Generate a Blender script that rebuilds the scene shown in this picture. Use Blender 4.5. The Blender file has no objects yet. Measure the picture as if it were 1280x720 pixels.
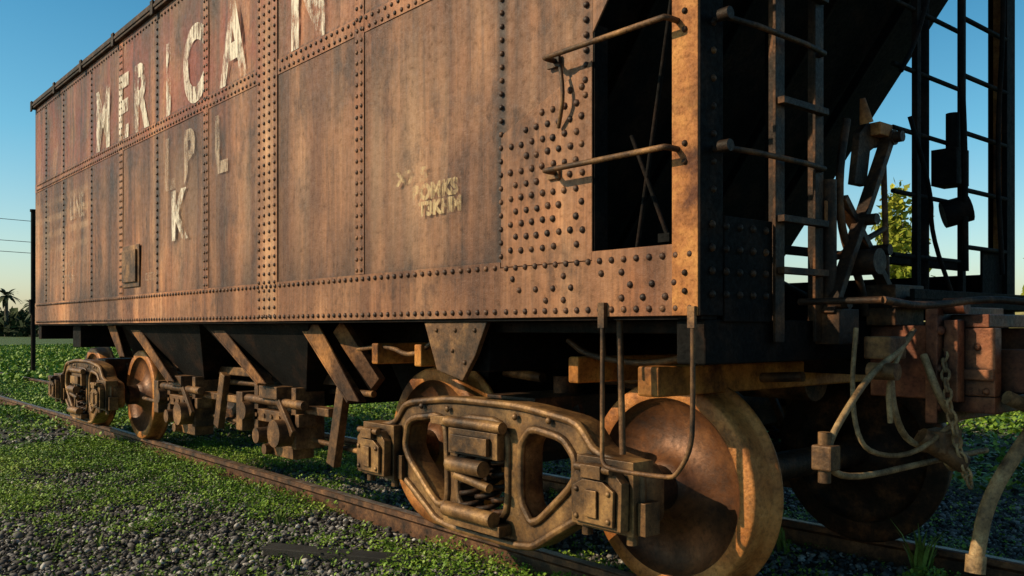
import bpy, bmesh, math, random
import numpy as np
from mathutils import Vector, Matrix, noise, Euler
random.seed(7); rng=np.random.default_rng(7)
scene=bpy.context.scene
COL=scene.collection
# ------------------------------------------------------------------ helpers
def link(o,parent=None):
    COL.objects.link(o)
    if parent: o.parent=parent
    return o
def empty(name,parent=None):
    e=bpy.data.objects.new(name,None); e.empty_display_size=.2
    return link(e,parent)
class MB:
    def __init__(s): s.v=[]; s.f=[]; s.sm=[]
    def add(s,vs,fs,smooth=False):
        b=len(s.v); s.v+= [tuple(v) for v in vs]; s.f+=[tuple(b+i for i in f) for f in fs]; s.sm+=[smooth]*len(fs)
    def box(s,x0,x1,y0,y1,z0,z1,M=None):
        vs=[Vector((x,y,z)) for x in(x0,x1) for y in(y0,y1) for z in(z0,z1)]
        if M: vs=[M@v for v in vs]
        s.add(vs,[(0,1,3,2),(4,6,7,5),(0,4,5,1),(2,3,7,6),(0,2,6,4),(1,5,7,3)])
    def beam(s,p,q,w,h,up=(0,0,1)):
        p=Vector(p);q=Vector(q);d=(q-p);d.normalize()
        u=Vector(up)
        if abs(d.dot(u))>.95:u=Vector((1,0,0))
        a=d.cross(u).normalized(); b=a.cross(d).normalized()
        vs=[]
        for e in(p,q):
            for i,j in((-1,-1),(1,-1),(1,1),(-1,1)): vs.append(e+a*i*w/2+b*j*h/2)
        s.add(vs,[(0,3,2,1),(4,5,6,7),(0,1,5,4),(1,2,6,5),(2,3,7,6),(3,0,4,7)])
    def cyl(s,p,q,r,n=14,r2=None):
        p=Vector(p);q=Vector(q);r2=r if r2 is None else r2
        d=(q-p).normalized(); u=Vector((0,0,1)) if abs(d.z)<.9 else Vector((1,0,0))
        a=d.cross(u).normalized(); b=a.cross(d)
        vs=[p+(a*math.cos(t)+b*math.sin(t))*r for t in[2*math.pi*i/n for i in range(n)]]
        vs+=[q+(a*math.cos(t)+b*math.sin(t))*r2 for t in[2*math.pi*i/n for i in range(n)]]
        s.add(vs,[(i,(i+1)%n,n+(i+1)%n,n+i) for i in range(n)],True)
        s.add(vs[:n],[tuple(range(n))[::-1]]); s.add(vs[n:],[tuple(range(n))])
    def tube(s,pts,r,n=8,smooth=2):
        pts=[Vector(p) for p in pts]
        for _ in range(smooth):
            o=[pts[0]]
            for i in range(len(pts)-1):
                o+= [pts[i].lerp(pts[i+1],.25),pts[i].lerp(pts[i+1],.75)]
            o.append(pts[-1]); pts=o
        N=len(pts); vs=[]; ref=None
        for i,p in enumerate(pts):
            d=(pts[min(i+1,N-1)]-pts[max(i-1,0)]).normalized()
            if ref is None:
                ref=Vector((0,0,1)) if abs(d.z)<.9 else Vector((1,0,0))
            a=d.cross(ref).normalized(); b=a.cross(d).normalized(); ref=b
            vs+=[p+(a*math.cos(2*math.pi*k/n)+b*math.sin(2*math.pi*k/n))*r for k in range(n)]
        fs=[(i*n+k,i*n+(k+1)%n,(i+1)*n+(k+1)%n,(i+1)*n+k) for i in range(N-1) for k in range(n)]
        s.add(vs,fs,True); s.add(vs[:n],[tuple(range(n))[::-1]]); s.add(vs[-n:],[tuple(range(n))])
    def lathe(s,prof,cx,cz,n=64):
        vs=[]
        for y,r in prof:
            for k in range(n):
                t=2*math.pi*k/n; vs.append((cx+r*math.cos(t),y,cz+r*math.sin(t)))
        m=len(prof)
        fs=[(i*n+k,i*n+(k+1)%n,(i+1)*n+(k+1)%n,(i+1)*n+k) for i in range(m-1) for k in range(n)]
        s.add(vs,fs,True)
    def rivet(s,p,nrm,r):
        p=Vector(p); nrm=Vector(nrm).normalized()
        u=Vector((0,0,1)) if abs(nrm.z)<.9 else Vector((1,0,0))
        a=nrm.cross(u).normalized(); b=a.cross(nrm); n=8; vs=[]
        for rr,h in((1,0),(.88,.42),(.5,.74)):
            for k in range(n):
                t=2*math.pi*k/n; vs.append(p+(a*math.cos(t)+b*math.sin(t))*r*rr+nrm*r*h)
        vs.append(p+nrm*r*.82)
        fs=[(i*n+k,i*n+(k+1)%n,(i+1)*n+(k+1)%n,(i+1)*n+k) for i in range(2) for k in range(n)]
        fs+=[(2*n+k,2*n+(k+1)%n,3*n) for k in range(n)]
        s.add(vs,fs,True)
    def extr(s,poly,axis,a,b):
        def m(p,t):
            return {'y':(p[0],t,p[1]),'z':(p[0],p[1],t),'x':(t,p[0],p[1])}[axis]
        n=len(poly); vs=[m(p,a) for p in poly]+[m(p,b) for p in poly]
        s.add(vs,[tuple(range(n)),tuple(range(2*n-1,n-1,-1))]+[(i,n+i,n+(i+1)%n,(i+1)%n) for i in range(n)])
    def obj(s,name,mat,parent=None,bevel=0,seg=2):
        me=bpy.data.meshes.new(name); me.from_pydata(s.v,[],s.f)
        me.polygons.foreach_set('use_smooth',s.sm); me.update()
        bm=bmesh.new(); bm.from_mesh(me); bmesh.ops.recalc_face_normals(bm,faces=bm.faces); bm.to_mesh(me); bm.free()
        me.materials.append(mat)
        o=link(bpy.data.objects.new(name,me),parent)
        if bevel:
            md=o.modifiers.new('b','BEVEL'); md.width=bevel; md.segments=seg; md.limit_method='ANGLE'; md.angle_limit=math.radians(40)
        return o
def chaikin(p,it=2,c=.22):
    for _ in range(it):
        o=[]
        for i in range(len(p)):
            a=p[i];b=p[(i+1)%len(p)]
            o+=[(a[0]*(1-c)+b[0]*c,a[1]*(1-c)+b[1]*c),(a[0]*c+b[0]*(1-c),a[1]*c+b[1]*(1-c))]
        p=o
    return p
def plate(name,outline,holes,y0,y1,mat,parent,bevel=.008):
    cu=bpy.data.curves.new(name,'CURVE'); cu.dimensions='2D'; cu.fill_mode='BOTH'
    cu.extrude=abs(y1-y0)/2-bevel; cu.bevel_depth=bevel; cu.bevel_resolution=2
    for loop in [outline]+holes:
        sp=cu.splines.new('POLY'); sp.points.add(len(loop)-1); sp.use_cyclic_u=True
        for i,p in enumerate(loop): sp.points[i].co=(p[0],p[1],0,1)
    o=bpy.data.objects.new(name,cu); COL.objects.link(o)
    dg=bpy.context.evaluated_depsgraph_get(); me=bpy.data.meshes.new_from_object(o.evaluated_get(dg))
    bpy.data.objects.remove(o)
    me.transform(Matrix(((1,0,0,0),(0,0,-1,(y0+y1)/2),(0,1,0,0),(0,0,0,1))))
    me.materials.clear(); me.materials.append(mat)
    return link(bpy.data.objects.new(name,me),parent)
# ------------------------------------------------------------------ materials
def newmat(name):
    m=bpy.data.materials.new(name); m.use_nodes=True; nt=m.node_tree
    return m,nt,nt.nodes,nt.links,nt.nodes['Principled BSDF']
def nz(nt,vec,scale,detail=6,rough=.6,mscale=None):
    n=nt.nodes.new('ShaderNodeTexNoise'); n.inputs['Scale'].default_value=scale; n.inputs['Detail'].default_value=detail; n.inputs['Roughness'].default_value=rough
    if mscale:
        mp=nt.nodes.new('ShaderNodeMapping'); mp.inputs['Scale'].default_value=mscale; nt.links.new(vec,mp.inputs['Vector']); vec=mp.outputs[0]
    nt.links.new(vec,n.inputs['Vector']); return n.outputs['Fac']
def ramp(nt,fac,stops):
    r=nt.nodes.new('ShaderNodeValToRGB'); e=r.color_ramp.elements
    while len(e)<len(stops): e.new(.5)
    for i,(p,c) in enumerate(stops):
        e[i].position=p; e[i].color=(c[0],c[1],c[2],1) if not isinstance(c,(int,float)) else (c,c,c,1)
    nt.links.new(fac,r.inputs[0]); return r.outputs[0]
def mix(nt,f,a,b,mode='MIX'):
    n=nt.nodes.new('ShaderNodeMix'); n.data_type='RGBA'; n.blend_type=mode
    for val,i in((f,0),(a,6),(b,7)):
        if isinstance(val,(int,float)): n.inputs[i].default_value=val
        elif isinstance(val,tuple): n.inputs[i].default_value=(*val,1)
        else: nt.links.new(val,n.inputs[i])
    return n.outputs[2]
def bump(nt,h,strength,dist):
    b=nt.nodes.new('ShaderNodeBump'); b.inputs['Strength'].default_value=strength; b.inputs['Distance'].default_value=dist
    nt.links.new(h,b.inputs['Height']); return b.outputs[0]
def rust(name,dark,mid,light,scale=6,rough=.8,metal=0.0,streak=None,bd=.003,ao=0,lo=.33,hi=.70,spec=.4):
    m,nt,N,L,P=newmat(name)
    tc=N.new('ShaderNodeTexCoord').outputs['Object']
    a=nz(nt,tc,scale,9,.66,streak)
    c=ramp(nt,a,[(lo,dark),(.5,mid),(hi,light)])
    b=nz(nt,tc,scale*11,7,.72)
    c=mix(nt,.65,c,ramp(nt,b,[(.34,.3),(.5,.95),(.7,1.25)]),'MULTIPLY')
    g=nz(nt,tc,scale*.55,5,.7)
    c=mix(nt,.8,c,ramp(nt,g,[(.38,.35),(.52,1.0)]),'MULTIPLY')
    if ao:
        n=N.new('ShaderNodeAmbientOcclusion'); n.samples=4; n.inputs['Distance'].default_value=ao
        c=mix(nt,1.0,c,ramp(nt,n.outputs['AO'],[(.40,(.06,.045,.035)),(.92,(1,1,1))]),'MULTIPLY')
    L.new(c,P.inputs['Base Color']); P.inputs['Metallic'].default_value=metal; P.inputs['Specular IOR Level'].default_value=spec
    L.new(ramp(nt,b,[(.3,min(1,rough+.15)),(.7,max(.3,rough-.15))]),P.inputs['Roughness'])
    L.new(bump(nt,b,.9,bd),P.inputs['Normal'])
    return m
M_rustor=rust('rust_orange',(.10,.03,.010),(.38,.14,.038),(.62,.28,.075),6)
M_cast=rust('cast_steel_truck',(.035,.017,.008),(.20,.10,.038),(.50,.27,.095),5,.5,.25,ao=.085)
M_dark=rust('shade_black_steel',(.002,.002,.002),(.006,.005,.0045),(.03,.014,.008),5,.8,0,spec=.12)  # near-black: deep shade of car end and underframe put into the colour
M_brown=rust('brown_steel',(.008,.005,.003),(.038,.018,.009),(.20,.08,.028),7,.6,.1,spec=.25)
M_gate=rust('gate_steel',(.018,.010,.005),(.13,.06,.023),(.42,.21,.075),6,.6,.15)
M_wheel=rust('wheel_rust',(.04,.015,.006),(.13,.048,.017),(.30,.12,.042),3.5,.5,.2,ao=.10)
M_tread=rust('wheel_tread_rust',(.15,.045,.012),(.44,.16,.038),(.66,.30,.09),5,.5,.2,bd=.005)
M_rail=rust('rail_rust',(.02,.011,.007),(.10,.043,.020),(.26,.12,.05),10,.6,.2)
M_railtop=rust('rail_running_surface',(.07,.04,.025),(.17,.11,.075),(.30,.24,.20),12,.45,.4)
M_tie=rust('tie_wood',(.03,.025,.02),(.07,.055,.04),(.14,.11,.08),10,.9,0,(1,1,1))
M_hose=rust('hose_tan',(.08,.045,.02),(.30,.18,.08),(.55,.38,.19),10,.6)
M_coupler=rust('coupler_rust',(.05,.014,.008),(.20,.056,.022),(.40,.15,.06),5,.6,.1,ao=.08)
M_roof=rust('roof_edge',(.010,.007,.005),(.04,.022,.014),(.14,.07,.04),8)
M_rivet=rust('rivet_rust',(.014,.006,.004),(.085,.035,.017),(.28,.13,.06),9,.5,.1)
def side_mat():
    m,nt,N,L,P=newmat('weathered_oxide_paint')
    tc=N.new('ShaderNodeTexCoord').outputs['Object']
    st=nz(nt,tc,1.0,8,.62,(3.6,3.6,.28))
    c=ramp(nt,st,[(.30,(.085,.030,.013)),(.43,(.20,.082,.035)),(.55,(.32,.145,.066)),(.70,(.50,.27,.14))])
    fs=nz(nt,tc,1.0,7,.72,(44,44,1.1))
    c=mix(nt,.6,c,ramp(nt,fs,[(.32,.42),(.5,1.0),(.7,1.5)]),'MULTIPLY')
    bg_=nz(nt,tc,.9,4,.6)
    c=mix(nt,.85,c,ramp(nt,bg_,[(.35,(.50,.43,.41)),(.50,(1,1,1)),(.64,(1.4,1.18,.95))]),'MULTIPLY')
    sx=N.new('ShaderNodeSeparateXYZ'); L.new(tc,sx.inputs[0])
    mr=N.new('ShaderNodeMapRange'); mr.inputs[1].default_value=2.3; mr.inputs[2].default_value=2.8; L.new(sx.outputs[2],mr.inputs[0])
    mx=N.new('ShaderNodeMapRange'); mx.inputs[1].default_value=-3.6; mx.inputs[2].default_value=-5.2; mx.inputs[3].default_value=.25; L.new(sx.outputs[0],mx.inputs[0])
    bl=nz(nt,tc,2.2,6,.7,(1,1,.6))
    rb=ramp(nt,bl,[(.42,0.0),(.58,1.0)])
    def mul(a,b_):
        q=N.new('ShaderNodeMath'); q.operation='MULTIPLY'
        for v,i in((a,0),(b_,1)):
            if isinstance(v,float): q.inputs[i].default_value=v
            else: L.new(v,q.inputs[i])
        return q.outputs[0]
    c=mix(nt,mul(mul(mr.outputs[0],rb),mul(mx.outputs[0],.72)),c,(.25,.042,.02))
    at=N.new('ShaderNodeAttribute'); at.attribute_name='dirt'
    c=mix(nt,at.outputs['Fac'],c,(.020,.009,.006))
    at2=N.new('ShaderNodeAttribute'); at2.attribute_name='pale'
    c=mix(nt,at2.outputs['Fac'],c,(.54,.34,.20))
    # dark blotches of grime, heavier low down
    bl2=nz(nt,tc,3.2,8,.72,(1.3,1.3,.8))
    c=mix(nt,.75,c,ramp(nt,bl2,[(.34,(.22,.18,.17)),(.46,(.9,.88,.86)),(.6,(1.08,1.05,1.0))]),'MULTIPLY')
    sp=nz(nt,tc,26,7,.8)
    c=mix(nt,.6,c,ramp(nt,sp,[(.34,.3),(.46,.95),(.7,1.25)]),'MULTIPLY')
    L.new(c,P.inputs['Base Color'])
    L.new(ramp(nt,sp,[(.35,.75),(.65,.45)]),P.inputs['Roughness'])
    P.inputs['Specular IOR Level'].default_value=.4
    f2=nz(nt,tc,90,5,.75)
    ad=N.new('ShaderNodeMath'); ad.operation='ADD'; L.new(sp,ad.inputs[0]); L.new(f2,ad.inputs[1])
    L.new(bump(nt,ad.outputs[0],.7,.004),P.inputs['Normal'])
    return m
M_side=side_mat()
def paint_mat(name,col,lo,hi,amax=1.0):
    m,nt,N,L,P=newmat(name)
    tc=N.new('ShaderNodeTexCoord').outputs['Object']
    a=nz(nt,tc,1.0,9,.78,(6,6,3)); f=ramp(nt,a,[(lo,0.0),(hi,amax)])
    b=nz(nt,tc,1.0,6,.75,(40,40,6))
    L.new(mix(nt,.8,col,ramp(nt,b,[(.33,.4),(.6,1.1)]),'MULTIPLY'),P.inputs['Base Color'])
    g=ramp(nt,b,[(.38,.1),(.52,1.0)])
    L.new(mix(nt,1.0,f,g,'MULTIPLY'),P.inputs['Alpha']); P.inputs['Roughness'].default_value=.8
    return m
M_white=paint_mat('worn_white_paint',(.78,.68,.55),.42,.52,.88)
M_faint=paint_mat('faded_white_paint',(.62,.47,.34),.40,.62,.7)
M_chalk=paint_mat('chalk_marking',(.58,.42,.22),.42,.56,.8)
# ------------------------------------------------------------------ car
YS=2.30; YF=4.82; YC=3.56; Z0=1.09; Z1=3.45; XN=-1.78; XL=-10.8; XO=-2.26
car=empty('covered_hopper_railcar')
seams=[-2.772,-3.896,-5.912,-6.88,-7.76,-8.63,-9.61,-10.32]
ZH=2.57; ZB=1.295
rv=[]
for s in seams:
    for dx in((-.022,.022) if s in(-3.896,-5.912,-7.76) else (0,)):
        z=1.34
        while z<3.42: rv.append((s+dx,z,.0112)); z+=.055
for s in(-4.85,-4.92,-4.99,-5.06):
    z=1.12
    while z<3.42: rv.append((s,z,.0112)); z+=.05
x=-10.7
while x<-2.8:
    rv+=[(x,ZH-.024,.0112),(x+.028,ZH+.024,.0112)] if not -5.08<x<-4.83 else []
    rv+=[(x,1.115,.012),(x,ZB,.012)]
    x+=.058
x=-10.7
while x<-2.3: rv.append((x,3.40,.01)); x+=.07
row=0; z=1.36
while z<1.99:
    x=-2.71+(.03 if row%2 else 0)
    while x<-2.29:
        if z<1.80+(x+2.75)*.38 and random.random()<.95: rv.append((x+random.uniform(-.003,.003),z+random.uniform(-.003,.003),.0125+random.random()*.0015))
        x+=.062
    z+=.052; row+=1
z=1.9
while z<3.4: rv.append((-2.29,z,.012)); z+=.055
x=-2.74
while x<XN:
    rv+=[(x,1.115,.012),(x,1.29,.012)]; x+=.058
for i in range(3):
    for k in range(9):
        if random.random()<.75: rv.append((-2.70+k*.098+(.04 if i%2 else 0),1.155+i*.045,.0125))
nx=int((XO-XL)/.0125)+1; nzz=int((Z1-Z0)/.0125)+1
xs=np.linspace(XL,XO,nx); zs=np.linspace(Z0,Z1,nzz)
XX,ZZ=np.meshgrid(xs,zs,indexing='ij')
def n1(x,f,seed):
    r=np.random.default_rng(seed); t=r.random(4000); q=(x+20)*f; i=np.floor(q).astype(int)%3999; fr=q-np.floor(q); fr=fr*fr*(3-2*fr)
    return t[i]*(1-fr)+t[i+1]*fr
dirt=np.zeros_like(XX)
for s in seams: dirt=np.maximum(dirt,.80*np.exp(-((XX-s)/.037)**2)+.6*np.exp(-np.abs(XX-s)/.13)*n1(ZZ,4,int(-s*100)))
dirt=np.maximum(dirt,.72*np.exp(-((np.abs(XX+4.95)-.125)/.03)**2))
for zh in(ZH,ZB): dirt=np.maximum(dirt,.76*np.exp(-((ZZ-zh)/.037)**2))
strk=n1(XX,9,5)*.6+n1(XX,31,6)*.4
dirt=np.maximum(dirt,.95*strk*np.clip(1-(ZH-ZZ)/(.35+.8*n1(XX,5,77)),0,1)*(ZZ<ZH))
dirt=np.maximum(dirt,.95*strk*np.clip(1-(Z1-ZZ)/(.4+.7*n1(XX,6,78)),0,1))
dirt=np.maximum(dirt,.85*n1(XX,13,9)*np.clip(1-(ZZ-ZB)/.35,0,1)*(ZZ>ZB))
dirt=np.maximum(dirt,.6*(ZZ<ZB)*n1(XX,11,12))
dirt=np.maximum(dirt,np.clip((n1(XX,7,91)*.5+n1(XX,27,92)*.5-.56)*3.4,0,.7)*np.clip(1.3*n1(ZZ,1.3,93),0,1))
dx=xs[1]-xs[0]; dz=zs[1]-zs[0]
for (x,z,r) in rv:
    if x>XO: continue
    i=int(round((x-XL)/dx)); j=int(round((z-Z0)/dz)); Ls=random.randint(3,11); a=random.uniform(.5,.95)
    for k in range(-2,Ls):
        jj=j-k
        if 0<=jj<nzz:
            for di in(-1,0,1):
                ii=i+di
                if 0<=ii<nx: dirt[ii,jj]=max(dirt[ii,jj],a*(1-max(k,0)/Ls)*(1 if di==0 else .75))
pale=np.clip((n1(XX,3.1,21)*.6+n1(XX,17,22)*.4-.50)*2.2,0,1)*np.clip(n1(ZZ,1.6,24)*1.3-.2,0,1)*.55*(ZZ>ZB)
pale=np.maximum(pale,.65*((XX<-8.6)&(ZZ<2.4)&(ZZ>1.4))*np.clip(np.sin(ZZ*38)*1.5,0,1)*n1(XX,8,31)*n1(ZZ,5,32))
bul=np.zeros_like(XX); ss=sorted(seams+[-4.83,-5.07,XO,XL])
for a,b in zip(ss[:-1],ss[1:]):
    t=(XX-a)/(b-a); m=(t>=0)&(t<=1)
    for za,zb in((ZB,ZH),(ZH,Z1)):
        w=(ZZ-za)/(zb-za); mm=m&(w>=0)&(w<=1)
        amp=random.uniform(-.006,.018)
        bul[mm]+=(amp*(np.sin(np.pi*t)*np.sin(np.pi*w)))[mm]
        bul[mm]+=(.007*np.sin(t*9+random.random()*6)*np.sin(np.pi*t)*np.sin(np.pi*w)*np.sin(w*7+random.random()*6))[mm]
bul=np.maximum(bul,-.0015)
YY=YS+bul
me=bpy.data.meshes.new('side_sheet')
V=np.stack([XX,YY,ZZ],-1).reshape(-1,3)
idx=np.arange(nx*nzz).reshape(nx,nzz)
F=np.stack([idx[:-1,:-1],idx[1:,:-1],idx[1:,1:],idx[:-1,1:]],-1).reshape(-1,4)
me.vertices.add(len(V)); me.vertices.foreach_set('co',V.ravel())
me.loops.add(F.size); me.loops.foreach_set('vertex_index',F.ravel())
me.polygons.add(len(F)); me.polygons.foreach_set('loop_start',np.arange(0,F.size,4)); me.polygons.foreach_set('loop_total',np.full(len(F),4))
me.polygons.foreach_set('use_smooth',np.ones(len(F),bool))
me.update(); me.validate()
for nm,arr in(('dirt',np.clip(dirt,0,.92)),('pale',pale)):
    a=me.attributes.new(nm,'FLOAT','POINT'); a.data.foreach_set('value',arr.reshape(-1).astype(np.float32))
me.materials.append(M_side); link(bpy.data.objects.new('side_sheet',me),car)
b=MB()
for (x,z,r) in rv:
    off=0.003
    if -5.08<x<-4.83: off=.008
    if -2.78<x<-2.26 and z<2: off=.006
    if z<1.30: off=max(off,.006)
    b.rivet((x,YS-off,z),(0,-1,0),r*1.08)
b.obj('side_rivets',M_rivet,car)
b=MB()
b.box(-5.09,-4.82,YS-.008,YS-.0025,Z0+.004,Z1)
b.box(XL,XO-.52,YS-.006,YS-.0025,Z0-.0,ZB+.022)
for s in(-3.896,-5.912,-7.76): b.box(s-.045,s+.045,YS-.0045,YS-.0025,ZB+.024,Z1-.02)
b.box(XL,-5.092,YS-.004,YS-.0025,ZH-.045,ZH+.045); b.box(-4.818,-3.943,YS-.004,YS-.0025,ZH-.045,ZH+.045); b.box(-3.849,-2.80,YS-.004,YS-.0025,ZH-.045,ZH+.045)
b.obj('side_battens',M_side,car,.001,1)
b=MB()
b.extr([(XO-.515,ZB+.0),(XO+.002,ZB+.0),(XO+.002,2.02),(XO-.515,1.83)],'y',YS-.0065,YS-.0025)
b.extr([(XO-.52,Z0),(XN,Z0),(XN,ZB-.003+.035),(XO+.002,ZB+.032),(XO+.002,ZB-.003),(XO-.52,ZB-.003)],'y',YS-.0068,YS+.006)
b.extr([(XO+.002,2.12),(XN,2.75),(XN,Z1),(XO+.002,Z1)],'y',YS-.002,YS+.006)
b.obj('side_doubler_plates',M_side,car,.0015,1)
b=MB(); b.box(-7.70,-7.28,YS-.012,YS-.0025,1.38,1.72); b.box(-7.66,-7.32,YS-.03,YS-.0125,1.42,1.68)
b.obj('side_access_door',M_gate,car,.004)
b=MB()
b.box(XL,XN,YS+.008,YS+.09,Z0-.012,Z0+.0)
b.box(XL,XN,YF-.01,YF,Z0,ZB+.03); b.extr([(XL,ZB+.03),(-3.22,ZB+.03),(-1.95,2.98),(-1.9,Z1),(XL,Z1)],'y',YF-.008,YF-.001)
b.box(XO-.005,XO+.008,YS+.002,YS+.07,ZB+.03,2.15)
b.obj('side_flanges',M_dark,car)
b=MB()
for (y0,y1,s) in((YS-.012,YS+.11,1),(YF-.11,YF+.012,-1)):
    ya=y0 if s>0 else y1
    b.box(XN-.105,XN+.002,*(sorted((ya,ya+s*.010))),Z0-.0,3.42)
b.obj('corner_post_face',M_rustor,car,.003)  # orange face, black web: sunlit and shaded sides put into the colours
b=MB()
for ya,s in((YS-.0122,1),(YF+.0122,-1)):
    b.box(XN+.0025,XN+.012,*(sorted((ya,ya+s*.12))),Z0,3.42)
    b.box(XN-.1,XN-.088,*(sorted((ya+s*.011,ya+s*.05))),ZB+.04,3.4)
    b.box(XN+.002,XN+.014,*(sorted((ya+s*.125,ya+s*.40))),Z0-.02,1.42)
b.box(XL-.012,XL,YS,YS+.12,Z0,Z1); b.box(XL-.012,XL,YF-.12,YF,Z0,Z1)
b.obj('corner_post_web',M_dark,car,.003)
b=MB()
for z in np.arange(1.16,1.42,.075):
    for y in np.arange(2.345,2.70,.075): b.rivet((XN+.014,y,z),(1,0,0),.014)
for z in np.arange(1.5,3.3,.09): b.rivet((XN+.012,2.355,z),(1,0,0),.012)
for z in(1.2,1.62,2.05,2.47): 
    for dz_ in(-.03,.03): b.rivet((XN-.05,YS-.013,z+dz_),(0,-1,0),.011)
b.obj('end_rivets',M_brown,car)
b=MB()
pr=[(YS-.035,Z1-.0),(YS-.035,Z1+.075),(YC-.4,Z1+.22),(YC+.4,Z1+.22),(YF+.035,Z1+.075),(YF+.035,Z1)]
b.extr(pr,'x',XL-.05,XN+.03)
b.obj('roof',M_roof,car,.006)
b=MB()
for x in np.arange(XL,XN,.98): b.box(x-.03,x+.03,YS-.05,YS-.036,Z1-.03,Z1+.08)
b.box(XL,XN,YS-.045,YS-.0362,Z1+.02,Z1+.045)
b.obj('roof_edge_ribs',M_roof,car,.004)
b=MB()
b.extr([(-1.95,3.4),(-1.95,2.98),(-3.35,1.12),(-3.40,1.12),(-3.40,1.2),(-2.05,3.0),(-2.05,3.4)],'y',YS+.012,YF-.012)
b.extr([(XL+.1,3.4),(XL+.1,2.9),(-9.4,1.12),(-9.35,1.12),(-9.35,1.2),(XL+.2,2.95),(XL+.2,3.4)],'y',YS+.02,YF-.012)
for y in(2.75,3.3,3.85,4.4):
    b.extr([(-1.90,2.95),(-3.30,1.10),(-3.30,1.16),(-1.94,2.99)],'y',y-.01,y+.01)
b.obj('end_slope_sheet',M_dark,car,.004)
b=MB()
b.box(XL,XN,YC-.16,YC+.16,.86,1.16)
b.box(XN-.12,XN+.0,YS+.03,YF-.03,.93,Z0-.013)
b.box(XL,XL+.12,YS+.03,YF-.03,.93,Z0-.013)
b.box(-3.25,-2.97,YS+.09,YF-.09,.86,1.07); b.box(-9.64,-9.36,YS+.09,YF-.09,.86,1.07)
b.box(-3.4,XN-.122,YS+.1,YF-.1,Z0-.06,Z0-.013)
b.obj('underframe',M_dark,car,.006)
b=MB()
b.box(XN-.40,XN-.30,YS+.15,YF-.15,.80,.91)
b.box(XN-.9,XN-.84,YS+.28,YF-.2,.82,.93)
for x in(-3.62,-4.02): b.box(x-.03,x+.03,YS+.16,YF-.2,.86,.97)
b.obj('end_cross_beam',rust('orange_lit_rust',(.10,.03,.008),(.46,.17,.032),(.68,.31,.068),5,.6,spec=.25),car,.008)  # rust with the warm light on the beams put into its orange
b=MB()
b.extr([(-3.36,1.075),(-2.90,1.075),(-2.98,.93),(-3.07,.82),(-3.26,.86)],'y',YS+.02,YS+.045)
for p in((-3.26,1.04),(-3.12,1.04),(-2.98,1.04),(-3.14,.95),(-3.05,.90)): b.rivet((p[0],YS+.02,p[1]),(0,-1,0),.012)
b.obj('bolster_end_gusset',M_gate,car,.004)
b=MB()
def hop(b,xa,xb,xc,xd,ytop0,ytop1,yb0,yb1,zt,zb):
    v=[(xa,ytop0,zt),(xb,ytop0,zt),(xb,ytop1,zt),(xa,ytop1,zt),(xc,yb0,zb),(xd,yb0,zb),(xd,yb1,zb),(xc,yb1,zb)]
    b.add(v,[(0,1,2,3),(7,6,5,4),(0,4,5,1),(1,5,6,2),(2,6,7,3),(3,7,4,0)])
for xa,xb,xc,xd in((-8.0,-6.25,-7.15,-6.75),(-6.2,-4.6,-5.5,-5.1)):
    hop(b,xa,xb,xc,xd,YS+.08,YF-.08,2.62,4.5,1.075,.55)
hop(b,-4.58,-3.45,-4.45,-3.7,YS+.5,YF-.5,2.95,4.2,1.075,.6); hop(b,-9.2,-8.05,-8.9,-8.2,YS+.3,YF-.3,2.95,4.2,1.075,.6)
b.obj('hopper_bays',M_dark,car,.004)
b=MB()
for (p,q) in(((-6.15,1.07),(-5.33,.70)),((-7.9,1.07),(-6.95,.64)),((-4.75,1.07),(-4.2,.66)),((-8.5,1.07),(-8.15,.8))):
    b.extr([(p[0],p[1]),(p[0]+.22,p[1]),(q[0]+.12,q[1]),(q[0],q[1])],'y',YS+.10,YS+.112)
    b.beam((p[0],YS+.16,p[1]-.01),(q[0],YS+.16,q[1]-.01),.12,.012,(0,0,1))
for x in(-4.45,-5.7,-7.4): b.beam((x,YS+.2,1.06),(x+.30,YS+.26,.74),.05,.10)
b.obj('hopper_slope_ribs',rust('rib_rust',(.02,.009,.005),(.10,.042,.016),(.40,.17,.05),4,spec=.3),car,.003)
b=MB()
b.box(-7.5,-4.75,2.66,2.74,.70,.76); b.box(-7.3,-4.7,2.56,2.64,.52,.57)
for x in(-6.95,-5.3):
    b.box(x-.34,x+.34,2.50,2.62,.44,.52); b.box(x-.30,x-.24,2.5,2.7,.34,.68); b.box(x+.24,x+.30,2.5,2.7,.30,.68)
    b.cyl((x-.42,2.50,.58),(x+.42,2.50,.58),.028); b.cyl((x+.2,2.40,.40),(x+.2,2.62,.40),.085,18); b.cyl((x-.1,2.42,.36),(x-.1,2.62,.36),.05,14)
    b.box(x-.12,x+.14,2.45,2.62,.60,.68); b.box(x-.5,x-.4,2.46,2.60,.36,.62)
    for k in range(5): b.cyl((x-.25+k*.11,2.49,.48),(x-.25+k*.11,2.505,.48),.015,8)
    b.beam((x+.05,2.48,.66),(x+.33,2.47,.40),.03,.05); b.cyl((x-.36,2.44,.50),(x-.36,2.56,.50),.06,16)
    b.box(x-.2,x+.16,2.55,2.7,.22,.30); b.cyl((x-.15,2.5,.26),(x-.15,2.72,.26),.035)
b.cyl((-8.2,2.62,.42),(-4.4,2.62,.34),.016); b.cyl((-8.0,2.75,.62),(-4.5,2.75,.66),.02)
b.beam((-4.5,2.55,.70),(-4.62,2.55,.25),.05,.09); b.beam((-6.2,2.55,.72),(-6.32,2.55,.33),.05,.09)
b.obj('outlet_gates',M_gate,car,.006)
b=MB()
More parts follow.
